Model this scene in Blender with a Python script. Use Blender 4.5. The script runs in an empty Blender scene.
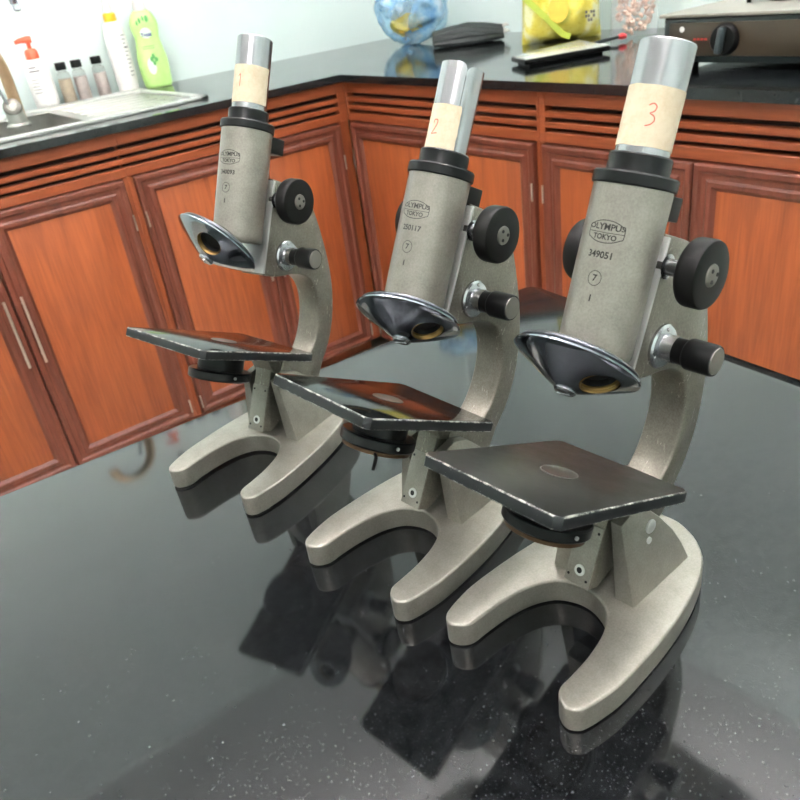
import bpy, bmesh, math, random
from math import sin, cos, pi, radians as R
from mathutils import Vector, Matrix, noise
random.seed(7)
SC = bpy.context.scene
COL = SC.collection

# ------------------------------------------------------------------ helpers
def s2l(c):
    return tuple((x/255/12.92 if x/255 <= .04045 else ((x/255+.055)/1.055)**2.4) for x in c)

class NT:
    def __init__(s, name):
        s.m = bpy.data.materials.new(name); s.m.use_nodes = True
        s.t = s.m.node_tree; s.b = s.t.nodes['Principled BSDF']
        s.out = s.t.nodes['Material Output']
    def n(s, typ, **kw):
        nd = s.t.nodes.new(typ)
        for k, v in kw.items():
            if k in nd.inputs.keys() if isinstance(k, str) else False: nd.inputs[k].default_value = v
            else: setattr(nd, k, v)
        return nd
    def l(s, a, b): s.t.links.new(a, b)
    def set(s, **kw):
        for k, v in kw.items():
            key = k.replace('_', ' ')
            s.b.inputs[key].default_value = v
        return s
    def coord(s, scale=(1, 1, 1), kind='Object'):
        tc = s.n('ShaderNodeTexCoord'); mp = s.n('ShaderNodeMapping')
        mp.inputs['Scale'].default_value = scale
        s.l(tc.outputs[kind], mp.inputs['Vector']); return mp.outputs['Vector']
    def noise(s, vec, scale, detail=4, rough=.6, dist=0):
        nd = s.n('ShaderNodeTexNoise'); nd.inputs['Scale'].default_value = scale
        nd.inputs['Detail'].default_value = detail; nd.inputs['Roughness'].default_value = rough
        nd.inputs['Distortion'].default_value = dist
        s.l(vec, nd.inputs['Vector']); return nd.outputs['Fac']
    def ramp(s, fac, stops):
        r = s.n('ShaderNodeValToRGB'); e = r.color_ramp.elements
        while len(e) < len(stops): e.new(.5)
        for q, (p, c) in zip(e, stops):
            q.position = p; q.color = (*c, 1) if len(c) == 3 else c
        s.l(fac, r.inputs['Fac']); return r.outputs['Color']
    def mix(s, fac, a, b, mode='MIX'):
        m = s.n('ShaderNodeMix', data_type='RGBA', blend_type=mode)
        for sock, v in ((m.inputs[0], fac), (m.inputs[6], a), (m.inputs[7], b)):
            if hasattr(v, 'links') or isinstance(v, bpy.types.NodeSocket): s.l(v, sock)
            elif isinstance(v, (int, float)): sock.default_value = v
            else: sock.default_value = (*v, 1) if len(v) == 3 else v
        return m.outputs[2]
    def bump(s, h, strength=.2, dist=.001):
        b = s.n('ShaderNodeBump'); b.inputs['Strength'].default_value = strength
        b.inputs['Distance'].default_value = dist
        s.l(h, b.inputs['Height']); s.l(b.outputs['Normal'], s.b.inputs['Normal'])

def plain(name, rgb, rough=.5, metal=0., **kw):
    t = NT(name); t.set(Base_Color=(*s2l(rgb), 1), Roughness=rough, Metallic=metal, **kw)
    v = t.coord(); f = t.noise(v, 60, 3)
    c = s2l(rgb)
    t.l(t.ramp(f, [(.3, tuple(x*.92 for x in c)), (.7, tuple(min(1, x*1.06) for x in c))]), t.b.inputs['Base Color'])
    return t.m

M = {}
# ---- materials -----------------------------------------------------------
def granite(name, rough, ior, base=(.008, .009, .010)):
    t = NT(name); v = t.coord()
    vo = t.n('ShaderNodeTexVoronoi'); vo.inputs['Scale'].default_value = 260; t.l(v, vo.inputs['Vector'])
    speck = t.ramp(vo.outputs['Distance'], [(.0, (1, 1, 1)), (.16, (.5, .5, .5)), (.22, (0, 0, 0))])
    big = t.noise(v, 45, 5, .7)
    sel = t.ramp(big, [(.5, (0, 0, 0)), (.72, (1, 1, 1))])
    fac = t.mix(1., speck, sel, 'MULTIPLY')
    c0 = t.ramp(t.noise(v, 130, 3, .7), [(.35, tuple(x*.6 for x in base)), (.7, tuple(x*2.2 for x in base))])
    v2 = t.n('ShaderNodeTexVoronoi'); v2.inputs['Scale'].default_value = 520; t.l(v, v2.inputs['Vector'])
    c0 = t.mix(t.ramp(v2.outputs['Distance'], [(.12, (.6,)*3), (.34, (0, 0, 0))]), c0, (.020, .0215, .023))
    t.l(t.mix(fac, c0, (.055, .058, .06)), t.b.inputs['Base Color'])
    t.l(t.ramp(t.noise(v, 9, 4), [(.3, (rough*.8,)*3), (.75, (rough*1.3,)*3)]), t.b.inputs['Roughness'])
    t.set(IOR=ior, Specular_IOR_Level=.5)
    return t.m
M['granite'] = granite('polished_black_granite', .065, 1.48, (.005, .0055, .006))
M['counter'] = granite('counter_granite', .09, 1.55)

def wood(name, c1, c2, rough=.38, axis='z'):
    c1 = [x*k for x, k in zip(c1, (.82, .86, .86))]; c2 = [x*k for x, k in zip(c2, (.86, .88, .88))]
    t = NT(name)
    sc = (22, 22, 1.6) if axis == 'z' else (1.6, 22, 22)
    v = t.coord(sc)
    f = t.noise(v, 2.2, 6, .62, .6)
    fine = t.noise(t.coord((160, 160, 6) if axis == 'z' else (6, 160, 160)), 1.5, 4, .6)
    a = t.ramp(f, [(.30, s2l(c1)), (.66, s2l(c2))])
    col = t.mix(.28, a, t.ramp(fine, [(.35, tuple(x*.72 for x in s2l(c1))), (.65, s2l(c2))]))
    t.l(col, t.b.inputs['Base Color']); t.set(Roughness=rough, Specular_IOR_Level=.4)
    t.bump(fine, .08, .0006)
    return t.m
M['wood_panel'] = wood('orange_brown_wood_panel', (152, 72, 40), (190, 97, 52))
M['wood_frame'] = wood('wood_cabinet_frame', (146, 70, 39), (174, 88, 50))
M['wood_dark'] = wood('red_brown_moulding', (104, 52, 38), (134, 68, 50))
M['wood_rail'] = wood('wood_slatted_rail', (146, 70, 40), (172, 86, 49), axis='x')
M['slot_shade'] = plain('painted_slot_shade', (38, 18, 12), .9)

def paint():
    t = NT('grey_hammered_paint'); v = t.coord()
    f = t.noise(v, 900, 3, .6); g = t.noise(v, 60, 5, .65)
    c = t.ramp(g, [(.3, s2l((128, 124, 116))), (.7, s2l((149, 145, 135)))])
    c = t.mix(.18, c, t.ramp(f, [(.35, s2l((103, 100, 91))), (.65, s2l((168, 165, 156)))]))
    t.l(c, t.b.inputs['Base Color'])
    t.set(Roughness=.36, Metallic=.55, Specular_IOR_Level=.5)
    t.bump(f, .12, .0004)
    return t.m
M['paint'] = paint()
def paint_worn():
    t = NT('grey_paint_scuffed'); v = t.coord()
    f = t.noise(v, 900, 3, .6); g = t.noise(v, 45, 5, .65)
    c = t.ramp(g, [(.3, s2l((106, 101, 90))), (.7, s2l((129, 125, 114)))])
    c = t.mix(.25, c, t.ramp(f, [(.35, s2l((81, 78, 68))), (.65, s2l((150, 146, 136)))]))
    sc = t.noise(t.coord((260, 260, 70)), 1., 6, .75, 1.4)
    c = t.mix(t.ramp(sc, [(.62, (0, 0, 0)), (.67, (1, 1, 1))]), c, s2l((190, 186, 176)))
    t.l(c, t.b.inputs['Base Color'])
    t.set(Roughness=.34, Metallic=.5)
    t.bump(f, .12, .0004)
    return t.m
M['paint_worn'] = paint_worn()
def black_paint():
    t = NT('black_stage_enamel'); v = t.coord()
    n = t.noise(t.coord((30, 240, 60)), 1., 6, .7, 1.)
    c = t.mix(t.ramp(n, [(.70, (0, 0, 0)), (.735, (1, 1, 1))]), s2l((17, 18, 18)), s2l((95, 92, 86)))
    t.l(c, t.b.inputs['Base Color'])
    t.l(t.ramp(t.noise(v, 40, 5, .7), [(.3, (.06,)*3), (.75, (.18,)*3)]), t.b.inputs['Roughness'])
    t.set(Specular_IOR_Level=.6)
    return t.m
M['stage'] = black_paint()
def black_dull():
    t = NT('dull_black_stage_enamel'); v = t.coord()
    n = t.noise(v, 30, 5, .7)
    c = t.ramp(n, [(.3, s2l((18, 19, 17))), (.7, s2l((34, 35, 32)))])
    t.l(c, t.b.inputs['Base Color'])
    t.l(t.ramp(n, [(.3, (.28,)*3), (.75, (.46,)*3)]), t.b.inputs['Roughness'])
    return t.m
M['stage_dull'] = black_dull()
def chipped():
    t = NT('chipped_enamel_edge'); v = t.coord()
    n = t.noise(v, 150, 8, .85)
    f = t.ramp(n, [(.47, (0, 0, 0)), (.58, (1, 1, 1))])
    t.l(t.mix(f, s2l((30, 32, 34)), s2l((172, 170, 163))), t.b.inputs['Base Color'])
    t.set(Roughness=.4, Metallic=.2); return t.m
M['chip'] = chipped()
def side_paint():
    t = NT('black_enamel_side'); v = t.coord()
    n = t.noise(v, 170, 6, .8)
    f = t.ramp(n, [(.66, (0, 0, 0)), (.70, (1, 1, 1))])
    t.l(t.mix(f, s2l((20, 22, 24)), s2l((120, 118, 112))), t.b.inputs['Base Color'])
    t.set(Roughness=.35); return t.m
M['stage_side'] = side_paint()
M['black'] = plain('black_plastic', (15, 15, 15), .4, Specular_IOR_Level=.2)
M['black_satin'] = plain('black_satin_metal', (12, 13, 14), .3, 0., Specular_IOR_Level=.28)
M['knob'] = plain('black_bakelite', (17, 16, 15), .45, Specular_IOR_Level=.18)
M['chrome'] = plain('satin_chrome', (176, 177, 180), .25, 1.)
M['chrome_dark'] = plain('polished_nickel', (138, 144, 152), .12, 1.)
M['bright'] = plain('bare_bright_metal', (205, 205, 202), .38, .7)
M['steel'] = plain('brushed_steel', (190, 188, 182), .33, 1.)
M['plate_metal'] = plain('dark_plated_metal', (96, 99, 103), .3, .9)
M['cap_metal'] = plain('dull_grey_cap_metal', (128, 124, 118), .4, .9)
M['brass'] = plain('brass_thread', (140, 112, 66), .4, .9)
M['bronze'] = plain('brown_bronze', (82, 58, 36), .45, .5)
M['hole'] = plain('dark_bore', (10, 10, 10), .7)
M['ink'] = plain('engraved_dark_ink', (36, 34, 31), .8)
M['redink'] = plain('red_pen_ink', (176, 60, 50), .8)
def tape():
    t = NT('cream_paper_tape'); v = t.coord()
    t.l(t.ramp(t.noise(v, 160, 5, .7), [(.3, s2l((188, 172, 144))), (.7, s2l((204, 192, 168)))]), t.b.inputs['Base Color'])
    t.set(Roughness=.85); return t.m
M['tape'] = tape()
M['lens'] = plain('condenser_glass', (60, 60, 56), .3)
def wallm():
    t = NT('pale_mint_wall_paint'); v = t.coord()
    t.l(t.ramp(t.noise(v, 3, 4), [(.3, s2l((214, 229, 225))), (.7, s2l((220, 233, 229)))]), t.b.inputs['Base Color'])
    t.set(Roughness=.55); return t.m
M['wall'] = wallm()
M['ceil'] = plain('white_ceiling_paint', (240, 242, 242), .8)
def tiles():
    t = NT('beige_floor_tiles'); v = t.coord((2, 2, 2))
    b = t.n('ShaderNodeTexBrick'); b.offset = 0; b.inputs['Scale'].default_value = 1
    b.inputs['Color1'].default_value = (*s2l((190, 180, 165)), 1); b.inputs['Color2'].default_value = (*s2l((184, 174, 160)), 1)
    b.inputs['Mortar'].default_value = (*s2l((130, 122, 112)), 1); b.inputs['Mortar Size'].default_value = .006
    b.inputs['Brick Width'].default_value = 1; b.inputs['Row Height'].default_value = 1
    t.l(v, b.inputs['Vector']); t.l(b.outputs['Color'], t.b.inputs['Base Color']); t.set(Roughness=.25); return t.m
M['floor'] = tiles()
M['white_plastic'] = plain('white_plastic', (226, 224, 220), .35)
M['orange_plastic'] = plain('coral_red_plastic', (232, 92, 62), .4)
M['yellow_plastic'] = plain('yellow_plastic', (238, 190, 52), .4)
M['green_soap'] = plain('pale_green_plastic', (186, 228, 138), .3, Transmission_Weight=.0, Subsurface_Weight=.0)
M['print_dark'] = plain('dark_print', (60, 62, 80), .7)
M['print_blue'] = plain('blue_print', (44, 66, 130), .7)
M['print_green'] = plain('leaf_green_print', (86, 160, 84), .7)
M['print_white'] = plain('pale_print', (226, 238, 226), .6)
M['print_grey'] = plain('grey_print', (84, 84, 88), .7)
M['swoosh'] = plain('yellow_green_print', (176, 190, 70), .5)
M['pale_yellow'] = plain('pale_yellow_print', (228, 198, 80), .5)
M['clear'] = plain('clear_plastic', (236, 240, 238), .05, Transmission_Weight=.95, IOR=1.25)
M['liquid_tan'] = plain('tan_liquid', (214, 194, 168), .3)
M['liquid_pink'] = plain('pinkish_liquid', (220, 202, 196), .3)
M['tan_reflection_pipe'] = plain('chrome_pipe_tan_reflection', (190, 160, 128), .28, .75)  # tan tint stands in for what the chrome spout reflects
M['hob_panel'] = plain('brown_black_hob_panel', (54, 44, 31), .35)
M['hob_black'] = plain('black_hob_enamel', (24, 32, 32), .18)
M['hob_top'] = plain('pale_steel_hob_top', (150, 145, 136), .35, .4)
M['grip_highlight'] = plain('knob_grip_highlight', (52, 60, 63), .35)  # grey tone paints in the highlight on the stove knob grip
M['fabric_dark'] = plain('dark_grey_fabric', (34, 40, 40), .6)
M['red_plastic'] = plain('red_plastic', (190, 40, 44), .4)
def bagm():
    t = NT('thin_blue_plastic_film'); v = t.coord()
    c = t.ramp(t.noise(v, 14, 5, .65), [(.3, s2l((70, 140, 205))), (.48, s2l((150, 195, 225))), (.66, s2l((226, 236, 242)))])
    t.l(c, t.b.inputs['Base Color']); t.set(Roughness=.25)
    tr = t.n('ShaderNodeBsdfTransparent'); tr.inputs['Color'].default_value = (.75, .87, .95, 1)
    mx = t.n('ShaderNodeMixShader')
    t.l(t.ramp(t.noise(v, 9, 3), [(.4, (.35,)*3), (.62, (.85,)*3)]), mx.inputs['Fac'])
    t.l(t.b.outputs['BSDF'], mx.inputs[1]); t.l(tr.outputs['BSDF'], mx.inputs[2]); t.l(mx.outputs['Shader'], t.out.inputs['Surface'])
    t.bump(t.noise(v, 40, 5, .7), .5, .004); return t.m
M['bag'] = bagm()
def pouchm():
    t = NT('yellow_printed_film'); v = t.coord()
    c = t.ramp(t.noise(v, 11, 3, .5, .8), [(.34, s2l((188, 200, 92))), (.45, s2l((226, 210, 84))), (.55, s2l((232, 222, 110))), (.66, s2l((240, 240, 190)))])
    fine = t.noise(t.coord((60, 60, 160)), 1.5, 2)
    c = t.mix(t.ramp(fine, [(.6, (0, 0, 0)), (.64, (.55,)*3)]), c, s2l((206, 176, 40)))
    t.l(c, t.b.inputs['Base Color']); t.set(Roughness=.22, Coat_Weight=.3)
    t.bump(t.noise(v, 26, 4, .6, .5), .6, .006); return t.m
M['pouch'] = pouchm()
def pack():
    t = NT('milky_clear_plastic_film'); v = t.coord(); t.set(Base_Color=(*s2l((222, 228, 232)), 1), Roughness=.25)
    tr = t.n('ShaderNodeBsdfTransparent'); mx = t.n('ShaderNodeMixShader'); mx.inputs['Fac'].default_value = .78
    t.l(t.b.outputs['BSDF'], mx.inputs[1]); t.l(tr.outputs['BSDF'], mx.inputs[2]); t.l(mx.outputs['Shader'], t.out.inputs['Surface'])
    t.bump(t.noise(v, 30, 4), .4, .003); return t.m
M['pack'] = pack()
def nuts():
    t = NT('pinkish_nut_skins'); v = t.coord()
    t.l(t.ramp(t.noise(v, 120, 3), [(.3, s2l((205, 165, 145))), (.7, s2l((232, 210, 192)))]), t.b.inputs['Base Color']); t.set(Roughness=.6); return t.m
M['nuts'] = nuts()
def emis(name, col, st):
    t = NT(name); t.set(Base_Color=(*col, 1), Emission_Color=(*col, 1), Emission_Strength=st); return t.m
M['lamp'] = emis('added_glow_tube', (1., .95, .955), 30.)  # glow for the unseen lamps added to brighten the room
M['added_lamp_bright'] = emis('added_glow_tube_bright', (1., .95, .955), 42.)
M['added_lamp_soft'] = emis('added_glow_tube_soft', (1., .95, .955), 15.)

# ---- mesh builder --------------------------------------------------------
class MB:
    """collects shapes in one bmesh and links them as ONE mesh object"""
    def __init__(s): s.b = bmesh.new()
    def _new(s, fn):
        t = bmesh.new(); fn(t); me = bpy.data.meshes.new('t'); t.to_mesh(me); t.free()
        s.b.from_mesh(me); bpy.data.meshes.remove(me); return s
    def add(s, t, mi=0, mat=None):
        if mi:
            for f in t.faces:
                f.material_index = mi
        if mat is not None: bmesh.ops.transform(t, matrix=mat, verts=t.verts)
        me = bpy.data.meshes.new('t'); t.to_mesh(me); t.free(); s.b.from_mesh(me); bpy.data.meshes.remove(me); return s
    def box(s, x0, x1, y0, y1, z0, z1, bev=0, seg=2, mi=0, mat=None):
        t = bmesh.new(); bmesh.ops.create_cube(t, size=1)
        for v in t.verts: v.co = Vector(((x0+x1)/2+v.co.x*(x1-x0), (y0+y1)/2+v.co.y*(y1-y0), (z0+z1)/2+v.co.z*(z1-z0)))
        if bev: bmesh.ops.bevel(t, geom=t.edges[:], offset=bev, segments=seg, affect='EDGES', profile=.5)
        return s.add(t, mi, mat)
    def lathe(s, prof, seg=48, mi=0, mat=None, a0=0, a1=2*pi, sx=1, sy=1):
        """prof = [(r,z)...] spun around z; closed at the axis where r==0"""
        t = bmesh.new(); full = abs(a1-a0-2*pi) < 1e-6; n = seg if full else seg+1
        rings = []
        for r, z in prof:
            if r < 1e-9: rings.append([t.verts.new((0, 0, z))]*n)
            else: rings.append([t.verts.new((r*sx*cos(a0+(a1-a0)*i/seg), r*sy*sin(a0+(a1-a0)*i/seg), z)) for i in range(n)])
        for A, B in zip(rings, rings[1:]):
            for i in range(seg):
                j = (i+1) % n
                vs = []
                for q in (A[i], A[j], B[j], B[i]):
                    if q not in vs: vs.append(q)
                if len(vs) > 2:
                    try: t.faces.new(vs)
                    except ValueError: pass
        bmesh.ops.recalc_face_normals(t, faces=t.faces[:])
        return s.add(t, mi, mat)
    def prism(s, poly, h0, h1, axis='z', bev=0, seg=2, mi=0, mat=None, bevmi=None, which=None):
        """poly extruded: axis 'z' -> (x,y) poly; 'y' -> (x,z) poly"""
        t = bmesh.new()
        mk = (lambda p, h: (p[0], p[1], h)) if axis == 'z' else (lambda p, h: (p[0], h, p[1]))
        a = [t.verts.new(mk(p, h0)) for p in poly]; b = [t.verts.new(mk(p, h1)) for p in poly]
        n = len(poly); t.faces.new(a[::-1]); t.faces.new(b)
        for i in range(n): t.faces.new((a[i], a[(i+1) % n], b[(i+1) % n], b[i]))
        bmesh.ops.recalc_face_normals(t, faces=t.faces[:])
        if bev:
            cap = set(a) if which == 'lo' else set(b) if which == 'hi' else set(a) | set(b)
            ed = [e for e in t.edges if (e.verts[0] in cap and e.verts[1] in cap) and ((e.verts[0] in a) == (e.verts[1] in a))]
            bmesh.ops.bevel(t, geom=ed, offset=bev, segments=seg, affect='EDGES', profile=.5, **({'material': bevmi} if bevmi is not None else {}))
        return s.add(t, mi, mat)
    def tube(s, pts, rad, seg=12, mi=0, caps=True, mat=None):
        t = bmesh.new(); P = [Vector(p) for p in pts]; rs = rad if isinstance(rad, (list, tuple)) else [rad]*len(P)
        rings = []; up = None
        for i, p in enumerate(P):
            d = (P[min(i+1, len(P)-1)]-P[max(i-1, 0)]).normalized()
            if up is None: up = d.orthogonal().normalized()
            up = (up-d*up.dot(d)).normalized(); w = d.cross(up)
            rings.append([t.verts.new(p+(up*cos(2*pi*k/seg)+w*sin(2*pi*k/seg))*rs[i]) for k in range(seg)])
        for A, B in zip(rings, rings[1:]):
            for k in range(seg): t.faces.new((A[k], A[(k+1) % seg], B[(k+1) % seg], B[k]))
        if caps: t.faces.new(rings[0][::-1]); t.faces.new(rings[-1])
        bmesh.ops.recalc_face_normals(t, faces=t.faces[:])
        return s.add(t, mi, mat)
    def mesh(s, name, smooth=35):
        me = bpy.data.meshes.new(name); s.b.to_mesh(me); s.b.free()
        if smooth:
            for f in me.polygons: f.use_smooth = True
            me.set_sharp_from_angle(angle=R(smooth))
        return me
    def build(s, name, mats, parent=None, loc=(0, 0, 0), rot=(0, 0, 0), smooth=35, label=None):
        return link(name, s.mesh(name, smooth), mats, parent, loc, rot, label)

def link(name, me, mats, parent=None, loc=(0, 0, 0), rot=(0, 0, 0), label=None):
    o = bpy.data.objects.new(name, me); COL.objects.link(o)
    if me is not None and len(me.materials) == 0:
        for m in (mats if isinstance(mats, (list, tuple)) else [mats]): me.materials.append(M[m] if isinstance(m, str) else m)
    o.parent = parent; o.location = loc; o.rotation_euler = rot
    if label: o['label'] = label
    return o
def thing(name, label, cat, loc=(0, 0, 0), rz=0, group=None):
    o = bpy.data.objects.new(name, None); COL.objects.link(o); o.empty_display_size = .05
    o.location = loc; o.rotation_euler = (0, 0, rz); tag(o, label, cat, group); return o
def tag(o, label, cat, group=None):
    o['label'] = label; o['category'] = cat
    if group: o['group'] = group
    return o
def AX(axis):  # matrix turning the lathe's z axis onto +y / -y / +x
    return {'y': Matrix.Rotation(-pi/2, 4, 'X'), '-y': Matrix.Rotation(pi/2, 4, 'X'), 'x': Matrix.Rotation(pi/2, 4, 'Y')}[axis]
def T(x, y, z): return Matrix.Translation((x, y, z))
def catmull(pts, n=6, closed=True):
    out = []; m = len(pts)
    for i in range(m if closed else m-1):
        g = lambda k: Vector(pts[k % m]) if closed else Vector(pts[max(0, min(m-1, k))])
        p0, p1, p2, p3 = g(i-1), g(i), g(i+1), g(i+2)
        for j in range(n):
            t = j/n
            out.append(.5*((2*p1)+(p2-p0)*t+(2*p0-5*p1+4*p2-p3)*t*t+(3*p1-p0-3*p2+p3)*t**3))
    if not closed: out.append(Vector(pts[-1]))
    return out
def text_bm(body, size, bold=0.):
    cu = bpy.data.curves.new('txt', 'FONT'); cu.body = body; cu.size = size; cu.align_x = 'CENTER'; cu.align_y = 'CENTER'; cu.offset = bold
    cu.resolution_u = 3
    ob = bpy.data.objects.new('txt', cu); COL.objects.link(ob)
    dg = bpy.context.evaluated_depsgraph_get(); dg.update()
    me = bpy.data.meshes.new_from_object(ob.evaluated_get(dg))
    bpy.data.objects.remove(ob); bpy.data.curves.remove(cu)
    t = bmesh.new(); t.from_mesh(me); bpy.data.meshes.remove(me)
    bmesh.ops.triangulate(t, faces=t.faces[:]); bmesh.ops.subdivide_edges(t, edges=t.edges[:], cuts=1, use_grid_fill=False)
    return t
def ribbon_bm(pts, w, closed=False):
    t = bmesh.new(); P = [Vector((p[0], p[1], 0)) for p in pts]; n = len(P); a = []; b = []
    for i in range(n):
        d = (P[(i+1) % n]-P[i-1]) if closed else (P[min(i+1, n-1)]-P[max(i-1, 0)])
        d.normalize(); q = Vector((-d.y, d.x, 0))*w/2
        a.append(t.verts.new(P[i]+q)); b.append(t.verts.new(P[i]-q))
    for i in range(n if closed else n-1):
        j = (i+1) % n; t.faces.new((a[i], a[j], b[j], b[i]))
    return t
def wrap(t, r, az, z0, dx=0, sy=1):
    """bend flat (x right, y up) artwork around a cylinder of radius r, centred at azimuth az"""
    for v in t.verts:
        a = az+(v.co.x+dx)/r; v.co = Vector((r*cos(a), r*sin(a), z0+v.co.y))
    return t

# ------------------------------------------------------------------ the room frame
CAMH = .3465; S = .78
_cy = R(33.303); ROOMROT = _cy+pi
_O = Vector((-.0471, 2.9946, 0)); _C = Vector((0, 0, CAMH)); O = _C+(_O-_C)*S
E1 = Vector((-cos(_cy), -sin(_cy), 0)); E2 = Vector((sin(_cy), -cos(_cy), 0))
def RW(a, b, z=0): return O+(E1*a+E2*b+Vector((0, 0, z)))*S
CT = .025            # counter top height in room units
FZ = -1.12           # floor in room units
def room(name, mb, mats, parent=None, **kw):
    return mb.build(name, mats, parent, loc=O if parent is None else (0, 0, 0), rot=(0, 0, ROOMROT) if parent is None else (0, 0, 0), **kw)
def rbox(mb, a0, a1, b0, b1, z0, z1, bev=0, mi=0): return mb.box(a0*S, a1*S, b0*S, b1*S, z0*S, z1*S, bev, 2, mi)
def struct(o): o['kind'] = 'structure'; return o
WA, WB, AF, BF, CZ = -1.0, -.91, 5.6, 5.2, 2.45
struct(room('floor', rbox(MB(), WA-.1, AF+.1, WB-.1, BF+.1, FZ-.1, FZ), 'floor'))
struct(room('ceiling', rbox(MB(), WA-.1, AF+.1, WB-.1, BF+.1, CZ, CZ+.1), 'ceil'))
struct(room('wall_left', rbox(MB(), WA-.1, AF+.1, WB-.1, WB, FZ, CZ), 'wall'))
struct(room('wall_back', rbox(MB(), WA-.1, WA, WB, BF, FZ, CZ), 'wall'))
struct(room('wall_right', rbox(MB(), WA-.1, AF+.1, BF, BF+.1, FZ, CZ), 'wall'))
struct(room('wall_front', rbox(MB(), AF, AF+.1, WB, BF, FZ, CZ), 'wall'))

# ------------------------------------------------------------------ cabinets
# local frame of a cabinet: x along its front, y towards the room (front at y=0), z up (room units * S)
def cabinet(label, L, slots, doors, hinge_x, depth, origin, rz, handles, xoff0=0, top=-.003):
    t = thing('base_cabinet', label, 'cabinet', origin, rz, None)
    s = S; m = MB()
    def bx(x0, x1, y0, y1, z0, z1, mi=0, bev=0): m.box(x0*s, x1*s, y0*s, y1*s, z0*s, z1*s, bev, 2, mi)
    bx(xoff0, L, -depth, -.03, -1.03, top)                 # body
    bx(xoff0, L, -depth, -.09, FZ, -1.03)                    # recessed plinth
    m.build('body', ['wood_frame'], t)
    f = MB()
    def fx(x0, x1, z0, z1, y0=-.03, mi=0, y1=0): f.box(x0*s, x1*s, y0*s, y1, z0*s, z1*s, .0015, 1, mi)
    # slatted vent rail: solid top strip, slats between the slots, lower strip
    Z = [(-.003, -.0395), (-.0545, -.0705), (-.0825, -.0985), (-.1095, -.139)]
    for z1, z0 in Z: fx(0, L, z0, z1)
    xs = 0
    for x0, x1 in slots:
        if x0 > xs+.002: fx(xs, x0, -.1395, -.0025, y1=.0012)
        xs = x1
    if xs < L-.002: fx(xs, L, -.1395, -.0025, y1=.0012)
    f.build('vent_rail', ['wood_rail'], t)
    g = MB(); g.box(.004, L*s-.004, -.0245, -.0225, -.138*s, -.005*s); g.build('slot_shade_sheet', ['slot_shade'], t)  # dark sheet behind the slats stands in for shade in the slots
    # stiles between the doors
    for x0, x1 in hinge_x:
        st = MB(); st.box(x0*s, x1*s, -.03*s, -.002, -1.04*s, -.139*s, .0015, 1); st.build('stile', ['wood_frame'], t)
    for (x0, x1, hs) in doors:
        d = MB(); z0, z1 = -1.03, -.142; w = .062
        # moulded frame: mitred profile stepping in from outer edge to panel
        prof = [(0, -.02), (0, .012), (.004, .016), (.016, .016), (.022, .011), (.034, .011), (.040, .015), (.050, .015), (w, .004), (w, -.02)]
        b = bmesh.new(); rings = []
        for u, y in prof:
            rings.append([b.verts.new((X*s, y*s, ZZ*s)) for X, ZZ in ((x0+u, z0+u), (x1-u, z0+u), (x1-u, z1-u), (x0+u, z1-u))])
        for A, B in zip(rings, rings[1:]):
            for i in range(4): b.faces.new((A[i], A[(i+1) % 4], B[(i+1) % 4], B[i]))
        bmesh.ops.recalc_face_normals(b, faces=b.faces[:])
        d.add(b); do = d.build('door', ['wood_dark'], t, smooth=25)
        p = MB(); p.box((x0+w-.003)*s, (x1-w+.003)*s, -.02*s, .006*s, (z0+w-.003)*s, (z1-w+.003)*s, .002, 2)
        p.build('door_panel', ['wood_panel'], do)
        hx = x0+.024 if hs == 'L' else x1-.024         # handle side
        h = MB(); h.tube([(hx*s, .036*s, -.395*s), (hx*s, .036*s, -.62*s)], .0034, 10)
        for zz in (-.42, -.595): h.tube([(hx*s, .012*s, zz*s), (hx*s, .036*s, zz*s)], .0026, 8)
        if handles: h.build('handle', ['steel'], do)
        ex = x1-.004 if hs == 'L' else x0+.004          # hinge side
        for zz in (-.28, -.98):
            q = MB(); q.tube([(ex*s, .019*s, (zz+.026)*s), (ex*s, .019*s, (zz-.026)*s)], .0022, 8)
            q.build('hinge', ['steel'], do)
    return t
# left run: local x = a measured from the inner corner; front faces +b.   right-handed frame: x=-a needs care -> use x=a, y=b
def LF(a): return RW(a, -.02, 0)
cabinet('wooden base cabinet under the sink counter at far left, with silver bar handles', .915,
        [(0, .905)], [(.018, .457, 'R'), (.461, .897, 'L')], [(0, .018), (.897, .915)], .86, LF(.848), ROOMROT, True, 0, -.3)
cabinet('wooden base cabinet in the left run beside the inner corner, right of the bar-handled doors', .868,
        [(.036, .868)], [(.05, .433, 'R'), (.437, .850, 'L')], [(0, .05), (.850, .868)], .86, LF(-.02), ROOMROT, True)
# back run: front faces +a; local x must run along -b for a right-handed frame -> x = L-b
def BFr(b): return RW(-.02, b, 0)
def flip(L, lst): return [(L-q[1], L-q[0]) + tuple({'L': 'R', 'R': 'L'}[k] for k in q[2:]) for q in lst][::-1]
L3 = .977
cabinet('wooden base cabinet in the back run next to the inner corner, behind the middle microscope', L3,
        flip(L3, [(.012, .966)]), flip(L3, [(.024, .488, 'R'), (.492, .96, 'L')]), flip(L3, [(0, .024), (.96, .977)]), .96, BFr(.957), ROOMROT-pi/2, True, 0)
L4 = .97
cabinet('wooden base cabinet in the back run under the gas stove, at the right edge', L4,
        flip(L4, [(.022, .96)]), flip(L4, [(.018, .498, 'R'), (.502, .952, 'L')]), flip(L4, [(0, .018), (.952, .97)]), .96, BFr(.957+L4), ROOMROT-pi/2, True)

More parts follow.
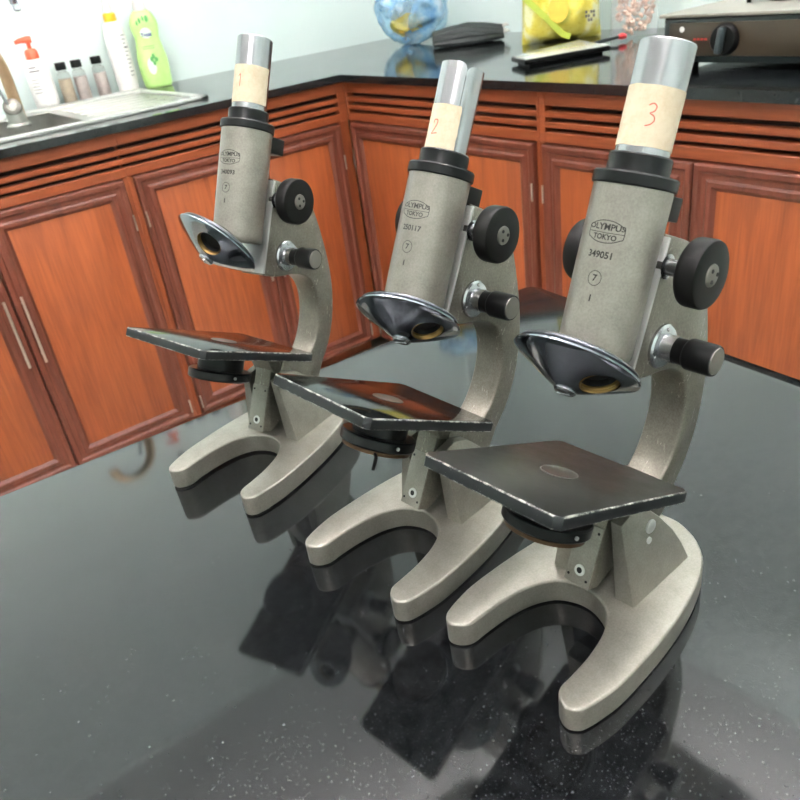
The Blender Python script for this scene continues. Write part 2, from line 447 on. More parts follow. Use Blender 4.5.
# worktop: one continuous L-shaped slab, with an opening for the sink
ct = MB()
A0, A1 = .47, 1.62; B0, B1 = -.76, -.075       # sink opening region (basin inside)
sA0, sA1, sB0, sB1 = .86, 1.50, -.66, -.17
rbox(ct, WA, .003, WB, 1.93, 0, CT)
rbox(ct, .003, sA0, WB, .0, 0, CT); rbox(ct, sA1, 1.77, WB, 0, 0, CT)
rbox(ct, sA0, sA1, WB, sB0, 0, CT); rbox(ct, sA0, sA1, sB1, 0, 0, CT)
w = room('worktop', ct, 'counter'); tag(w, 'continuous black granite worktop running along both walls over the cabinets', 'countertop')

# ------------------------------------------------------------------ stainless sink
sk = thing('kitchen_sink', 'stainless steel sink with drainboard let into the black worktop at the left', 'sink', RW(0, 0, CT), ROOMROT)
m = MB(); s = S
def skp(x0, x1, y0, y1, z0, z1, bev=.002): m.box(x0*s, x1*s, y0*s, y1*s, z0*s, z1*s, bev)
xa, xb, ya, yb = .465, 1.60, -.785, -.125
skp(xa, xb, ya, ya+.085, 0, .014); skp(xa, xb, yb-.028, yb, 0, .012); skp(xa, xa+.03, ya, yb, 0, .012); skp(xb-.03, xb, ya, yb, 0, .012)
m.build('rim', ['bright'], sk)
m = MB(); m.box((xa+.025)*s, (sA0+.01)*s, (ya+.08)*s, (yb-.02)*s, 0, .0035*s, .001)
for i in range(6):
    yy = (ya+.15+i*.078)*s; m.box((xa+.08)*s, (sA0-.03)*s, yy-.006, yy+.006, .002*s, .007*s, .002)
m.build('drainboard', ['steel'], sk)
m = MB()
m.box(sA0*s+.001, sA1*s-.001, sB0*s+.001, sB1*s-.001, -.2*s, -.196*s)
for q in ((sA0*s+.001, sA0*s+.003, sB0*s+.001, sB1*s-.001), (sA1*s-.003, sA1*s-.001, sB0*s+.001, sB1*s-.001), (sA0*s+.001, sA1*s-.001, sB0*s+.001, sB0*s+.003), (sA0*s+.001, sA1*s-.001, sB1*s-.003, sB1*s-.001)):
    m.box(*q, -.2*s, .004*s)
m.box(sA0*s+.001, (xb-.02)*s, sB1*s-.003, (yb-.02)*s, .0, .004*s); m.box(sA0*s+.001, (xb-.02)*s, (ya+.08)*s, sB0*s+.003, 0, .004*s); m.box(sA1*s-.003, (xb-.02)*s, sB0*s, sB1*s, 0, .004*s)
m.build('basin', ['steel'], sk)

# faucet on the drainboard ledge
fa = thing('faucet', 'chrome faucet with an arched spout painted with a tan reflection standing on the sink at the left edge', 'faucet', RW(1.035, -.40, CT+.0035), ROOMROT)
m = MB(); m.lathe([(0, 0), (.030, 0), (.030, .006), (.024, .012), (.023, .03), (.021, .052), (.019, .058), (0, .06)], 32); m.build('body', ['steel'], fa)
m = MB(); m.lathe([(0, 0), (.021, 0), (.023, .004), (.022, .014), (.016, .018), (0, .0185)], 32, mat=T(0, 0, .046) @ Matrix.Rotation(R(75), 4, 'Z') @ Matrix.Rotation(R(62), 4, 'Y'))
m.build('cap', ['cap_metal'], fa)
m = MB()
arc = [(-.025, -.075, .0), (-.025, -.075, .06), (-.022, -.072, .115), (-.008, -.066, .155), (.018, -.056, .185), (.05, -.045, .2), (.085, -.03, .195), (.11, -.02, .17), (.118, -.016, .14)]
m.tube(catmull([(p[0], p[1], p[2]*1.2) for p in arc], 5, False), .0155, 16); m.build('spout', ['tan_reflection_pipe'], fa)
m = MB(); m.tube([(.012, .012, .06), (.02, .01, .10), (.03, .008, .14)], [.004, .0045, .005], 10); m.build('lever', ['chrome'], fa)

# ------------------------------------------------------------------ bottles on the left counter
def facing(a, b):  # yaw (in room frame added) so local +x points at the camera
    d = Vector((0, 0, 0))-RW(a, b, 0); return math.atan2(d.y, d.x)
def flat_print(bm_, r_of_z, sx, sy, az, z0, eps=.0006):
    """lay flat artwork on an elliptical bottle wall"""
    for v in bm_.verts:
        z = z0+v.co.y; r = r_of_z(z)+eps; a = az+v.co.x/(r*sx); v.co = Vector((r*sx*cos(a), r*sy*sin(a), z))
    return bm_
def interp(prof):
    def f(z):
        for (r0, z0), (r1, z1) in zip(prof, prof[1:]):
            if min(z0, z1) <= z <= max(z0, z1) and z1 != z0: return r0+(r1-r0)*(z-z0)/(z1-z0)
        return prof[-1][0]
    return f
def smooth_prof(pts, n=5): return [(max(0, p[0]), p[1]) for p in catmull([(a, b) for a, b in pts], n, False)]

b_ = (.822, -.83); t = thing('lotion_bottle', 'white pump bottle with coral red pump, beside the faucet', 'bottle', RW(*b_, CT), facing(*b_))
pr = [(0, 0)]+smooth_prof([(.030, .001), (.034, .012), (.036, .05), (.035, .09), (.031, .12), (.022, .137), (.016, .142)])+[(.0, .142)]
m = MB(); m.lathe(pr, 40, sx=.75); m.build('body', ['white_plastic'], t)
m = MB(); m.lathe([(.018, .14), (.0185, .143), (.018, .160), (.014, .166), (.006, .168), (.0055, .185), (.0, .185)], 32); m.build('collar', ['orange_plastic'], t)
m = MB(); m.tube([(.0, .012, .191), (0, 0, .192), (0, -.02, .192), (0, -.036, .188)], [.009, .010, .007, .005], 12); m.build('pump_head', ['orange_plastic'], t)
m = MB(); f_ = interp(pr)
def printed(parent, name, b, mat): mb_ = MB(); mb_.add(b); return mb_.build(name, [mat], parent)
def hline(x0, x1, n=6): return [(x0+(x1-x0)*i/n, 0) for i in range(n+1)]
for x0, x1, w_, z in [(-.010, .006, .003, .118), (-.010, .013, .0035, .108)]+[(-.012, .008-.002*(i % 3), .0016, .085-.009*i) for i in range(5)]:
    printed(t, 'label_line', flat_print(ribbon_bm(hline(x0, x1), w_), f_, .75, 1, -.3, z), 'print_grey')

for i, (bb, liq, lab) in enumerate([((.732, -.835), 'liquid_tan', 'small clear bottle with black cap, nearest the white pump bottle'), ((.672, -.835), 'liquid_pink', 'middle small clear bottle with black cap, in a row of three'), ((.590, -.845), 'liquid_pink', 'small clear bottle with black cap, nearest the tall white bottle with a yellow collar')]):
    t = thing('sample_bottle', lab, 'bottle', RW(*bb, CT), facing(*bb), 'small black-capped bottles behind the sink')
    m = MB(); m.lathe([(0, .001), (.0185, .001), (.0195, .004), (.0195, .078), (.017, .088), (.0125, .092), (.0125, .102)], 32); m.build('glass_body', ['clear'], t)
    m = MB(); m.lathe([(0, .003), (.0175, .003), (.0178, .072), (0, .072)], 32); m.build('contents', [liq], t)
    m = MB(); m.lathe([(0, .098), (.0158, .098), (.016, .101), (.016, .117), (.0148, .119), (0, .1195)], 32); m.build('cap', ['black_satin'], t)

b_ = (.492, -.835); t = thing('cleaner_bottle', 'tall white bottle with yellow collar standing left of the green soap bottle', 'bottle', RW(*b_, CT), facing(*b_))
pr = [(0, 0)]+smooth_prof([(.028, .001), (.031, .01), (.033, .06), (.0335, .12), (.032, .17), (.026, .197), (.018, .206)])+[(0, .206)]
m = MB(); m.lathe(pr, 40, sx=.8); m.build('body', ['white_plastic'], t)
m = MB(); m.lathe([(0, .205), (.0185, .205), (.019, .208), (.0185, .226), (.015, .229), (0, .229)], 32); m.build('collar', ['yellow_plastic'], t)
m = MB(); m.lathe([(0, .228), (.013, .228), (.012, .245), (.007, .27), (.004, .285), (0, .285)], 24); m.build('nozzle', ['white_plastic'], t)
m = MB(); f_ = interp(pr)
for i in range(11): printed(t, 'label_line', flat_print(ribbon_bm(hline(-.006, .007-.003*(i % 3)), .004 if i == 3 else .0022), f_, .8, 1, .75, .165-.0115*i), 'print_grey')

b_ = (.372, -.815); t = thing('soap_bottle', 'pale green dish soap bottle with white top and leaf label, on the worktop', 'bottle', RW(*b_, CT), facing(*b_))
pr = [(r_*1.08, z_) for r_, z_ in [(0, 0)]+smooth_prof([(.036, .001), (.040, .010), (.043, .05), (.043, .085), (.038, .118), (.035, .145), (.039, .172), (.038, .192), (.030, .212), (.020, .224)])+[(0, .224)]]
m = MB(); m.lathe(pr, 44, sx=.62); m.build('body', ['green_soap'], t)
m = MB(); m.lathe([(0, .223), (.0195, .223), (.02, .226), (.018, .25), (.012, .262), (.009, .285), (0, .286)], 32, sx=.9); m.build('cap', ['white_plastic'], t)
f_ = interp(pr)
def ell(rx, ry, n=24): 
    b = bmesh.new(); b.faces.new([b.verts.new((rx*cos(2*pi*i/n), ry*sin(2*pi*i/n), 0)) for i in range(n)]); bmesh.ops.triangulate(b, faces=b.faces[:]); bmesh.ops.subdivide_edges(b, edges=b.edges[:], cuts=2, use_grid_fill=True); return b
def fp(b, dx, z, eps): # print on the flat front of the ellipse (project along x)
    for v in b.verts:
        z_ = z+v.co.y; y = v.co.x+dx; r = f_(z_); q = max(0, 1-(y/r)**2)
        v.co = Vector((.62*r*math.sqrt(q)+eps, y, z_))
    return b
printed(t, 'label_patch', fp(ell(.017, .015), .0, .160, .0004), 'print_white'); printed(t, 'label_patch', fp(ell(.013, .024), -.006, .065, .0004), 'print_white')
printed(t, 'label_word', fp(text_bm('Trost', .0145, .0006), .0, .155, .0012), 'print_blue')
for dx, z, rx, ry in ((-.002, .085, .005, .008), (.005, .093, .005, .008), (.012, .083, .006, .007), (.004, .073, .005, .007), (.012, .199, .006, .010), (-.010, .196, .004, .008), (.001, .201, .003, .008), (-.019, .190, .003, .007)): printed(t, 'printed_leaf', fp(ell(rx, ry), dx, z, .0009), 'print_green')
for w_, z in ((.022, .122), (.020, .116)): printed(t, 'label_line', fp(ribbon_bm(hline(-w_, .016), .0015), 0, z, .0007), 'print_green')

# small chrome hook on the wall, top left
t = thing('wall_hook', 'small chrome bracket fixed to the mint wall at the upper left corner', 'hook', RW(.808, WB, .386), ROOMROT)
m = MB(); m.box(-.010, .010, 0, .004, .004, .05, .001); m.build('plate', ['chrome'], t)
m = MB(); m.tube(catmull([(-.008, .004, .03), (-.008, .02, .0), (-.008, .026, -.012), (.008, .026, -.012), (.008, .02, .0), (.008, .004, .03)], 4, False), .0022, 8); m.build('loop', ['chrome_dark'], t)

# ------------------------------------------------------------------ things on the back counter
def crumple(me_bm, amp, sc, seed):
    for v in me_bm.verts:
        n = noise.noise_vector(v.co*sc+Vector((seed, 0, 0)))+.5*noise.noise_vector(v.co*sc*2.3+Vector((0, seed, 0)))
        v.co += n*amp
def blob(rx, ry, rz, amp, sc, seed, sub=4, flat=.0):
    b = bmesh.new(); bmesh.ops.create_icosphere(b, subdivisions=sub, radius=1)
    for v in b.verts: v.co = Vector((v.co.x*rx, v.co.y*ry, v.co.z*rz+rz))
    crumple(b, amp, sc, seed)
    for v in b.verts: v.co.z = max(v.co.z, flat)
    return b
bp = (-.70, -.44)
t = thing('plastic_bag', 'blue plastic bag stuffed with wrappers on the worktop in the inner corner', 'bag', RW(*bp, CT), facing(*bp))
m = MB(); m.add(blob(.115, .125, .105, .018, 13, 3., 5, .0005)); m.build('film', ['bag'], t, smooth=28)
m = MB(); m.add(blob(.05, .055, .035, .012, 22, 5., 3), mat=T(.035, -.02, .03)); m.build('wrapper', ['yellow_plastic'], t, smooth=20, label='yellow wrapper inside')
m = MB(); m.add(blob(.05, .045, .03, .012, 22, 8., 3), mat=T(.02, .055, .06)); m.build('wrapper', ['fabric_dark'], t, smooth=20, label='dark wrapper inside')
m = MB(); m.add(blob(.04, .04, .04, .012, 22, 9., 3), mat=T(.03, -.05, .08)); m.build('wrapper', ['white_plastic'], t, smooth=20, label='white wrapper inside')

bp = (-.62, -.12)
t = thing('fabric_bundle', 'dark grey folded bundle of pleated fabric lying right of the blue bag', 'bundle', RW(*bp, CT))
P0 = RW(-.60, -.20, CT)-t.location; P1 = RW(-.90, -.16, CT)-t.location
ax_ = (P1-P0); 
side = Vector((-ax_.y, ax_.x, 0)).normalized(); dirv = ax_.normalized()
# lies across the view: from beside the bag towards the wall on the right
P0 = RW(-.56, -.14, CT+.002)-t.location; P1 = RW(-.79, .025, CT+.002)-t.location; dirv = (P1-P0).normalized(); ln = (P1-P0).length; side = Vector((-dirv.y, dirv.x, 0))
m = MB(); random.seed(3)
for i in range(9):
    a = pi*i/8; pts = []
    for k in range(9):
        u = k/8; wd = .022+.02*sin(pi*min(1, u*1.15))**.8; h = .020+.016*sin(pi*min(1, .15+u*.8))
        pts.append(P0+dirv*(ln*u)+side*(cos(a)*wd)+Vector((0, 0, .010+abs(sin(a))*h+.003*random.random())))
    m.tube(catmull(pts, 3, False), [.009+.004*sin(pi*k/24) for k in range(25)], 8)
m.build('pleats', ['fabric_dark'], t)
m = MB()
for i in range(5):
    q = P0+dirv*(ln*.99)+side*(.036*(i/2-1))+Vector((0, 0, .022+.016*(i % 2)))
    m.tube([q, q+dirv*.016+Vector((0, 0, .004)), q+dirv*.02+side*.008], [.004, .003, .002], 6)
m.build('tassel', ['steel'], t)

def pillow(w, h, d, seed, nx=28, nz=24, round_=.12, amp=.004):
    """closed stuffed bag: width w (y), height h (z), depth d (x)"""
    b = bmesh.new(); F = []; 
    for sgn in (1, -1):
        g = []
        for j in range(nz+1):
            row = []
            for i in range(nx+1):
                u = i/nx*2-1; v = j/nz
                prof = max(0, 1-abs(u)**2.6)**.6*max(0, 1-abs(2*v-1)**3.5)**.55
                y = u*w/2*(1-.05*sin(pi*v)); z = v*h
                x = sgn*d/2*prof
                n = noise.noise(Vector((y*16+seed, z*16, sgn*3)))+.5*noise.noise(Vector((y*38+seed, z*38, sgn*7)))
                x += sgn*amp*n*prof*2
                row.append(b.verts.new((x, y, z)))
            g.append(row)
        F.append(g)
    for sgn, g in ((1, F[0]), (-1, F[1])):
        for j in range(nz):
            for i in range(nx): b.faces.new((g[j][i], g[j][i+1], g[j+1][i+1], g[j+1][i]))
    bmesh.ops.remove_doubles(b, verts=b.verts[:], dist=1e-5); bmesh.ops.recalc_face_normals(b, faces=b.faces[:]); return b
bp = (-.74, .385)
t = thing('snack_pouch', 'crumpled yellow printed pouch standing on the worktop against the wall', 'pouch', RW(*bp, CT), facing(*bp)+.1)
m = MB(); m.add(pillow(.225, .30, .10, 4., amp=.006)); m.build('film', ['pouch'], t, smooth=60)
m = MB()
b = ribbon_bm([(-.105, .125), (-.08, .10), (-.05, .072), (-.02, .04), (.0, .02), (.02, .012)], .016)
for v in b.verts: v.co = Vector((.052-.35*abs(v.co.x)**1.5+.002, v.co.x, v.co.y))
m.add(b); b = ell(.028, .034)
for v in b.verts: v.co = Vector((.0565-.3*abs(v.co.x-.01)**1.5, v.co.x-.012, v.co.y+.085))
m.add(b, 1); m.build('printed_swoosh', ['swoosh', 'pale_yellow'], t, smooth=60)
m = MB()
for i in range(3):
    for j in range(4):
        if (i+j) % 3: m.box(.050, .0525, .062+j*.007, .067+j*.007, .045+i*.010, .052+i*.010)
m.build('printed_block', ['print_grey'], t)

bp = (-.80, .665)
t = thing('nut_packet', 'clear plastic packet of pinkish nuts standing right of the yellow pouch', 'packet', RW(*bp, CT), facing(*bp)+.25)
m = MB(); m.add(pillow(.128, .27, .06, 9., amp=.003)); m.build('film', ['pack'], t, smooth=60)
m = MB(); random.seed(5)
for i in range(330):
    while True:
        y = random.uniform(-.052, .052); z = random.uniform(.012, .19)
        if (abs(y)/.052)**2+(max(0, .075-z)/.064)**2 < 1: break
    x = random.uniform(.010, .031)*(1-(abs(y)/.066)**2)
    b = bmesh.new(); bmesh.ops.create_icosphere(b, subdivisions=1, radius=.0052)
    m.add(b, mat=T(x, y, z) @ Matrix.Rotation(random.random()*3, 4, 'X') @ Matrix.Diagonal((1, 1, 1.45, 1)))
o = m.build('nuts', ['nuts'], t); o['kind'] = 'stuff'

# thin slab with a glossy top, its pale colour standing in for the reflected wall
t = thing('kitchen_scale', 'thin dark slab with glossy top painted pale as a wall reflection lying before the yellow pouch', 'scale', RW(-.36, .72, CT), ROOMROT)
quad = [(-.240, .632), (-.182, .748), (-.452, .848), (-.562, .632)]
qq = [((a+.36)*S, (b-.72)*S) for a, b in quad]
def inset(poly, f):
    cx = sum(p[0] for p in poly)/4; cy_ = sum(p[1] for p in poly)/4; return [(cx+(x-cx)*f, cy_+(y-cy_)*f) for x, y in poly]
m = MB(); m.prism(qq, .006, .018, bev=.003); m.prism(inset(qq, .86), 0, .007); m.build('body', ['black'], t)
m = MB(); m.prism(inset(qq, .97), .018, .0195, bev=.0006); m.build('glass_top', [plain('wall_reflection_top', (176, 178, 172), .12)], t)
# stick with a red tip
p0 = RW(-.575, .660, CT); p1 = RW(-.690, .718, CT); d = p1-p0
t = thing('red_tipped_stick', 'thin dark stick with a red tip lying between the slab and the nut packet', 'stick', p0)
m = MB(); m.tube([(0, 0, .006), tuple(d*.8+Vector((0, 0, .014)))], [.004, .0045], 10); m.build('shaft', ['fabric_dark'], t)
m = MB(); m.tube([tuple(d*.8+Vector((0, 0, .013))), tuple(d*.9+Vector((0, 0, .014))), tuple(d+Vector((0, 0, .0125)))], [.006, .009, .006], 12); m.build('tip', ['red_plastic'], t)

# gas stove
t = thing('gas_stove', 'black gas stove with pale steel top and big black knob, at the right edge', 'stove', RW(-.2, 1.222, CT), ROOMROT)
s = S; m = MB(); SWD = .74
m.box(-.74*s, 0, 0, SWD*s, .018*s, .120*s, .003); m.build('body', ['hob_black'], t)
m = MB(); m.box(-.004, .0025, .018*s, (SWD-.018)*s, .034*s, .108*s, .001); m.build('control_panel', ['hob_panel'], t)
m = MB(); m.box(-.75*s, .008, -.008, SWD*s+.008, .120*s, .1285*s, .002); m.build('top_plate', ['hob_top'], t)
for x, y in ((-.05, .05), (-.68, .05), (-.05, .69), (-.68, .69)):
    m = MB(); m.lathe([(0, 0), (.014, 0), (.016, .025*s), (0, .025*s)], 20, mat=T(x*s, y*s, 0)); m.build('foot', ['black'], t)
def stove_knob(y):
    m = MB(); m.lathe([(0, 0), (.0265, 0), (.0285, .004), (.0265, .011), (.024, .014), (0, .014)], 40, mat=T(.0025, y*s, .0715*s) @ AX('x'))
    k = m.build('knob', ['black'], t)
    g = MB(); g.box(.015, .030, -.0055, .0055, -.023, .023, .004, 3, mat=T(0, y*s, .0715*s) @ Matrix.Rotation(R(-8), 4, 'X')); g.build('grip', ['grip_highlight'], k)
stove_knob(.176); stove_knob(.56)
m = MB(); m.lathe([(0, 0), (.0048, 0), (.0052, .001), (0, .0012)], 24, mat=T(.0025, .055*s, .094*s) @ AX('x')); m.build('sticker', ['white_plastic'], t)
m = MB()
for i in range(4): m.box(.0025, .0031, (.088+.010*i)*s, (.095+.010*i)*s, .069*s, .0735*s)
m.build('panel_marks', ['redink'], t)
m = MB(); m.box(.0025, .0031, .37*s, .47*s, .0665*s, .068*s); m.build('panel_line', ['print_grey'], t)
def burner(x, y):
    m = MB(); m.lathe([(0, .128*s), (.055, .128*s), (.052, .14*s), (.03, .15*s), (0, .15*s)], 40, mat=T(x*s, y*s, 0)); k = m.build('burner', ['black_satin'], t)
    g = MB()
    for i in range(4):
        a = pi/4+i*pi/2; g.box(.03, .095, -.004, .004, .158*s, .17*s, .001, mat=T(x*s, y*s, 0) @ Matrix.Rotation(a, 4, 'Z')); g.box(.088, .095, -.004, .004, .128*s, .17*s, .001, mat=T(x*s, y*s, 0) @ Matrix.Rotation(a, 4, 'Z'))
    g.lathe([(.088, .150*s), (.095, .150*s), (.095, .160*s), (.088, .160*s), (.088, .150*s)], 40, mat=T(x*s, y*s, 0)); g.build('pan_support', ['black'], k)
burner(-.26, .20); burner(-.26, .54)

# ------------------------------------------------------------------ the lab table
TY = R(29.57); TC = Vector((.1737, .8424, 0))
tb = thing('table', 'black granite-topped table in the foreground carrying three microscopes', 'table', (TC.x, TC.y, FZ*S+O.z), TY)
tz = -(FZ*S+O.z)
m = MB(); m.prism([(-1.5, -1.15), (0-.035, -1.15), (0, -1.115), (0, -.012), (-.004, -.004), (-.012, 0), (-1.5, 0)], tz-.03, tz, bev=.003); m.build('tabletop', ['granite'], tb)
m = MB(); m.box(-1.46, -.04, -1.11, -.04, tz-.12, tz-.03); m.build('apron', ['wood_frame'], tb)
for x, y in ((-1.41, -1.06), (-1.41, -.09), (-.09, -1.06), (-.09, -.09)):
    m = MB(); m.box(x-.03, x+.03, y-.03, y+.03, 0, tz-.12, .003); m.build('leg', ['wood_frame'], tb)

# ------------------------------------------------------------------ the microscopes
mm = .001
HX, HZ = -.020, .0654
TX = .0676
CACHE = {}
def part(key, fn, name, mats, parent, loc=(0, 0, 0), rot=(0, 0, 0), smooth=35, label=None):
    if key not in CACHE: CACHE[key] = fn().mesh(name, smooth)
    return link(name, CACHE[key], mats, parent, loc, rot, label)

def base_mb():
    m = MB()
    half = [(82.5, 41.5), (80, 46.8), (75, 49.5), (62, 52.2), (48, 53.4), (20, 52.6), (-6, 50), (-31, 45), (-54, 36.5), (-68, 24), (-75.5, 10)]
    inn = [(9.5, 0), (11.2, 9), (17, 18.5), (30, 26), (48, 30), (64, 31.2), (74, 31.6), (79.5, 35)]
    up = [(x, y) for x, y in inn[1:]]+half                     # inner apex -> toe -> rear, y>0
    ring = [(9.5, 0)]+up+[(-77, 0)]+[(x, -y) for x, y in up[::-1]]
    poly = [(p[0]*mm, p[1]*mm) for p in catmull(ring, 4)]
    m.prism(poly, 0.0012, .017, bev=.0016, seg=3, which='hi')
    for sg in (1, -1):       # toe pads and the heel pad that stand on the table
        pad = [(81.5, 41), (79, 46), (74, 48.3), (66, 50), (60, 44), (62, 34), (72, 32.4), (78.6, 35.6)]
        m.prism([(p[0]*mm, sg*p[1]*mm) for p in catmull(pad, 3)], 0, .0020)
    heel = [(-70.5, 6), (-64, 18), (-50, 29), (-44, 22), (-52, 0), (-44, -22), (-50, -29), (-64, -18), (-70.5, -6)]
    m.prism([(p[0]*mm, p[1]*mm) for p in heel], 0, .0020)
    # cheeks: tapering uprights either side of the limb
    prof = [(5, 15.5), (5, 71), (-8, 73), (-19, 69), (-30, 57), (-40, 43.5), (-47, 30), (-52.5, 15.5)]
    def yo(z): return 28.3-(z-17)*(28.3-18.8)/55
    def yi(z): return 16.2-(z-17)*(16.2-12.4)/55
    for sg in (1, -1):
        b = bmesh.new()
        A = [b.verts.new((x*mm, sg*yi(z)*mm, z*mm)) for x, z in prof]; B = [b.verts.new((x*mm, sg*(yo(z)-(2.0 if x > 0 else 0)*0)*mm, z*mm)) for x, z in prof]
        n = len(prof); b.faces.new(A); b.faces.new(B[::-1])
        for i in range(n): b.faces.new((A[i], B[i], B[(i+1) % n], A[(i+1) % n]))
        bmesh.ops.recalc_face_normals(b, faces=b.faces[:])
        bmesh.ops.bevel(b, geom=[e for e in b.edges if e.verts[0] in B and e.verts[1] in B], offset=.0012, segments=2, affect='EDGES', profile=.5)
        m.add(b)
    return m
def hinge_mb():
    m = MB(); m.lathe([(0, 0), (.0042, 0), (.0042, .0012), (.003, .002), (0, .0022)], 24, mat=T(-.019, .0212, .0575) @ AX('y')); m.lathe([(0, 0), (.0022, 0), (.0020, .0012), (0, .0014)], 18, mat=T(-.0165, .0222, .0495) @ AX('y')); return m
# --- parts given in the limb frame (tilting with the arm)
def arm_mb():
    m = MB()
    ctrl_front = [(-19, 13), (-23.5, 22), (-26, 34), (-26, 48), (-23, 61), (-17.5, 71), (-9, 78), (2, 80.5), (14, 79.5), (26, 76.5)]
    ctrl_back = [(26, 147.2), (14, 145.5), (3, 140), (-7, 129), (-20, 111), (-32, 91), (-40, 72), (-44.5, 52), (-45, 36), (-43, 22), (-39, 9), (-37, -4), (-31, -14), (-20, -19)]
    poly = [(46.9, 75.5), (46.9, 147.6)]+[tuple(p) for p in catmull(ctrl_back, 3, False)]+[(-6, -20), (8, -12), (12, 2), (10, 10), (-8, 11)]+[tuple(p) for p in catmull(ctrl_front, 3, False)]+[(32, 75.5)]
    m.prism([(x*mm, z*mm) for x, z in poly], -.0115, .0115, axis='y', bev=.0016, seg=3)
    # tail with the mirror socket plate, and the bracket that carries the stage
    tail = [(21.2, -50), (21.2, 15.8), (-2, 15.8), (-6, 0), (-6, -24), (-2, -36), (6, -45), (12, -50)]
    m.prism([(x*mm, z*mm) for x, z in tail], -.0084, .0084, axis='y', bev=.0008)
    m.prism([(30*mm, 16*mm), (30*mm, 11*mm), (20*mm, 0), (-2*mm, 0), (-6*mm, 11*mm), (-16*mm, 15.9*mm)], -.0105, .0105, axis='y', bev=.0008)
    return m
def tailplate_mb():
    m = MB(); m.box(.0211, .0223, -.0080, .0084, -.0498, -.0125, .0003); return m
def socket_mb():
    m = MB(); m.lathe([(.0018, .0006), (.0032, .0006), (.0034, 0), (.0018, 0)], 24, mat=T(.0223, .0006, -.0408) @ AX('x')); return m
def sockhole_mb():
    m = MB(); m.lathe([(0, 0), (.0019, 0), (.0019, .0003), (0, .0003)], 20, mat=T(.0223, .0006, -.0408) @ AX('x')); return m
def pinhole_mb():
    m = MB(); m.lathe([(0, 0), (.0008, 0), (.0008, .0003), (0, .0003)], 10, mat=AX('x')); return m
def slide_mb():
    m = MB(); m.box(.0469, .0488, -.0122, .0143, .0768, .1462, .0004); return m
def stage_mb(roll):
    def f():
        m = MB(); a, b, c = .11566/2, .0849/2, .0032
        poly = [(-a, -b+c), (-a+c, -b), (a-c, -b), (a, -b+c), (a, b-c), (a-c, b), (-a+c, b), (-a, b-c)]
        t = bmesh.new(); lo = [t.verts.new((x, y, -.0066)) for x, y in poly]; hi = [t.verts.new((x, y, 0)) for x, y in poly]
        t.faces.new(lo[::-1]); top = t.faces.new(hi)
        for i in range(8):
            fc = t.faces.new((lo[i], lo[(i+1) % 8], hi[(i+1) % 8], hi[i])); fc.material_index = 2
        bmesh.ops.recalc_face_normals(t, faces=t.faces[:])
        H = set(hi); Lw = set(lo)
        bmesh.ops.bevel(t, geom=[e for e in t.edges if (e.verts[0] in H and e.verts[1] in H) or (e.verts[0] in Lw and e.verts[1] in Lw)], offset=.0008, segments=2, affect='EDGES', profile=.5, material=1)
        m.add(t); return m
    return f
def aperture_mb():
    m = MB(); m.lathe([(0, .0001), (.0085, .0001), (.0095, .0003), (.0098, 0)], 40); return m
def condenser_mb():
    m = MB(); m.lathe([(0, 0), (.0172, 0), (.0172, -.0165), (.0150, -.018), (0, -.018)], 48); return m
def cond_ring_mb():
    m = MB(); m.lathe([(.0165, -.0155), (.0228, -.0155), (.0236, -.0165), (.0236, -.0215), (.0228, -.0225), (.0, -.0225)], 56); return m
def cond_ring2_mb():
    m = MB(); m.lathe([(.0, -.0224), (.0195, -.0224), (.0215, -.0232), (.0215, -.0252), (.018, -.0262), (0, -.0262)], 56); return m
def cond_screw_mb():
    m = MB(); m.lathe([(0, 0), (.0011, 0), (.0011, .0012), (0, .0014)], 16, mat=Matrix.Rotation(R(75), 4, 'Z') @ T(.0232, 0, -.0188) @ AX('x')); return m
def cond_lever_mb():
    m = MB(); m.tube([(.015, .014, -.0245), (.0175, .018, -.0255), (.0182, .0185, -.033)], .0012, 8); return m
def body_mb():
    m = MB(); m.lathe([(.0128, .0865), (.0172, .0865), (.0182, .088), (.0184, .091), (.0184, .1668), (.0128, .1668)], 72); return m
def collar_mb():
    m = MB(); m.lathe([(.0126, .1662), (.0190, .1662), (.0196, .1668), (.0196, .1714), (.0190, .1722), (.0147, .1724), (.0145, .1735), (.0145, .1800), (.0138, .1808), (.0126, .1808)], 72); return m
def rack_mb():
    m = MB(); m.box(.0488-TX, .0560-TX, -.0072, .0072, .0900, .1655, .0004); return m
def stop_mb():
    m = MB(); m.box(.0375-TX, .0535-TX, -.0085, .0095, .1545, .1662, .0008); return m
def draw_mb(split):
    def f():
        m = MB(); r, ri = .0125, .0112; z0, z1 = .175, .2313
        if not split:
            m.lathe([(ri, z0), (r, z0), (r, z1-.0006), (r-.0005, z1), (ri+.0004, z1), (ri, z1-.0006), (ri, z0)], 72)
        else:      # seam in the wall and two rounded lips at the top
            az = R(47+6); nseg = 96; b = bmesh.new(); cols = []
            for i in range(nseg+1):
                a = az+.016+(2*pi-.032)*i/nseg; d = min(i, nseg-i)/nseg*2*pi*r
                lip = 0 if d > .005 else (1-math.sqrt(max(0, 1-((.005-d)/.005)**2)))*.0036
                other = .0014 if (i < nseg*.25) else 0
                zt = z1-lip-other+.0006
                cols.append([b.verts.new((q*cos(a), q*sin(a), z)) for q, z in ((ri, z0), (r, z0), (r, zt), (ri, zt))])
            for A, B in zip(cols, cols[1:]):
                for k in range(4): b.faces.new((A[k], B[k], B[(k+1) % 4], A[(k+1) % 4]))
            b.faces.new(cols[0]); b.faces.new(cols[-1][::-1]); bmesh.ops.recalc_face_normals(b, faces=b.faces[:])
            m.add(b); m.lathe([(.0110, z0), (.0110, z1-.006)], 48)
        return m
    return f
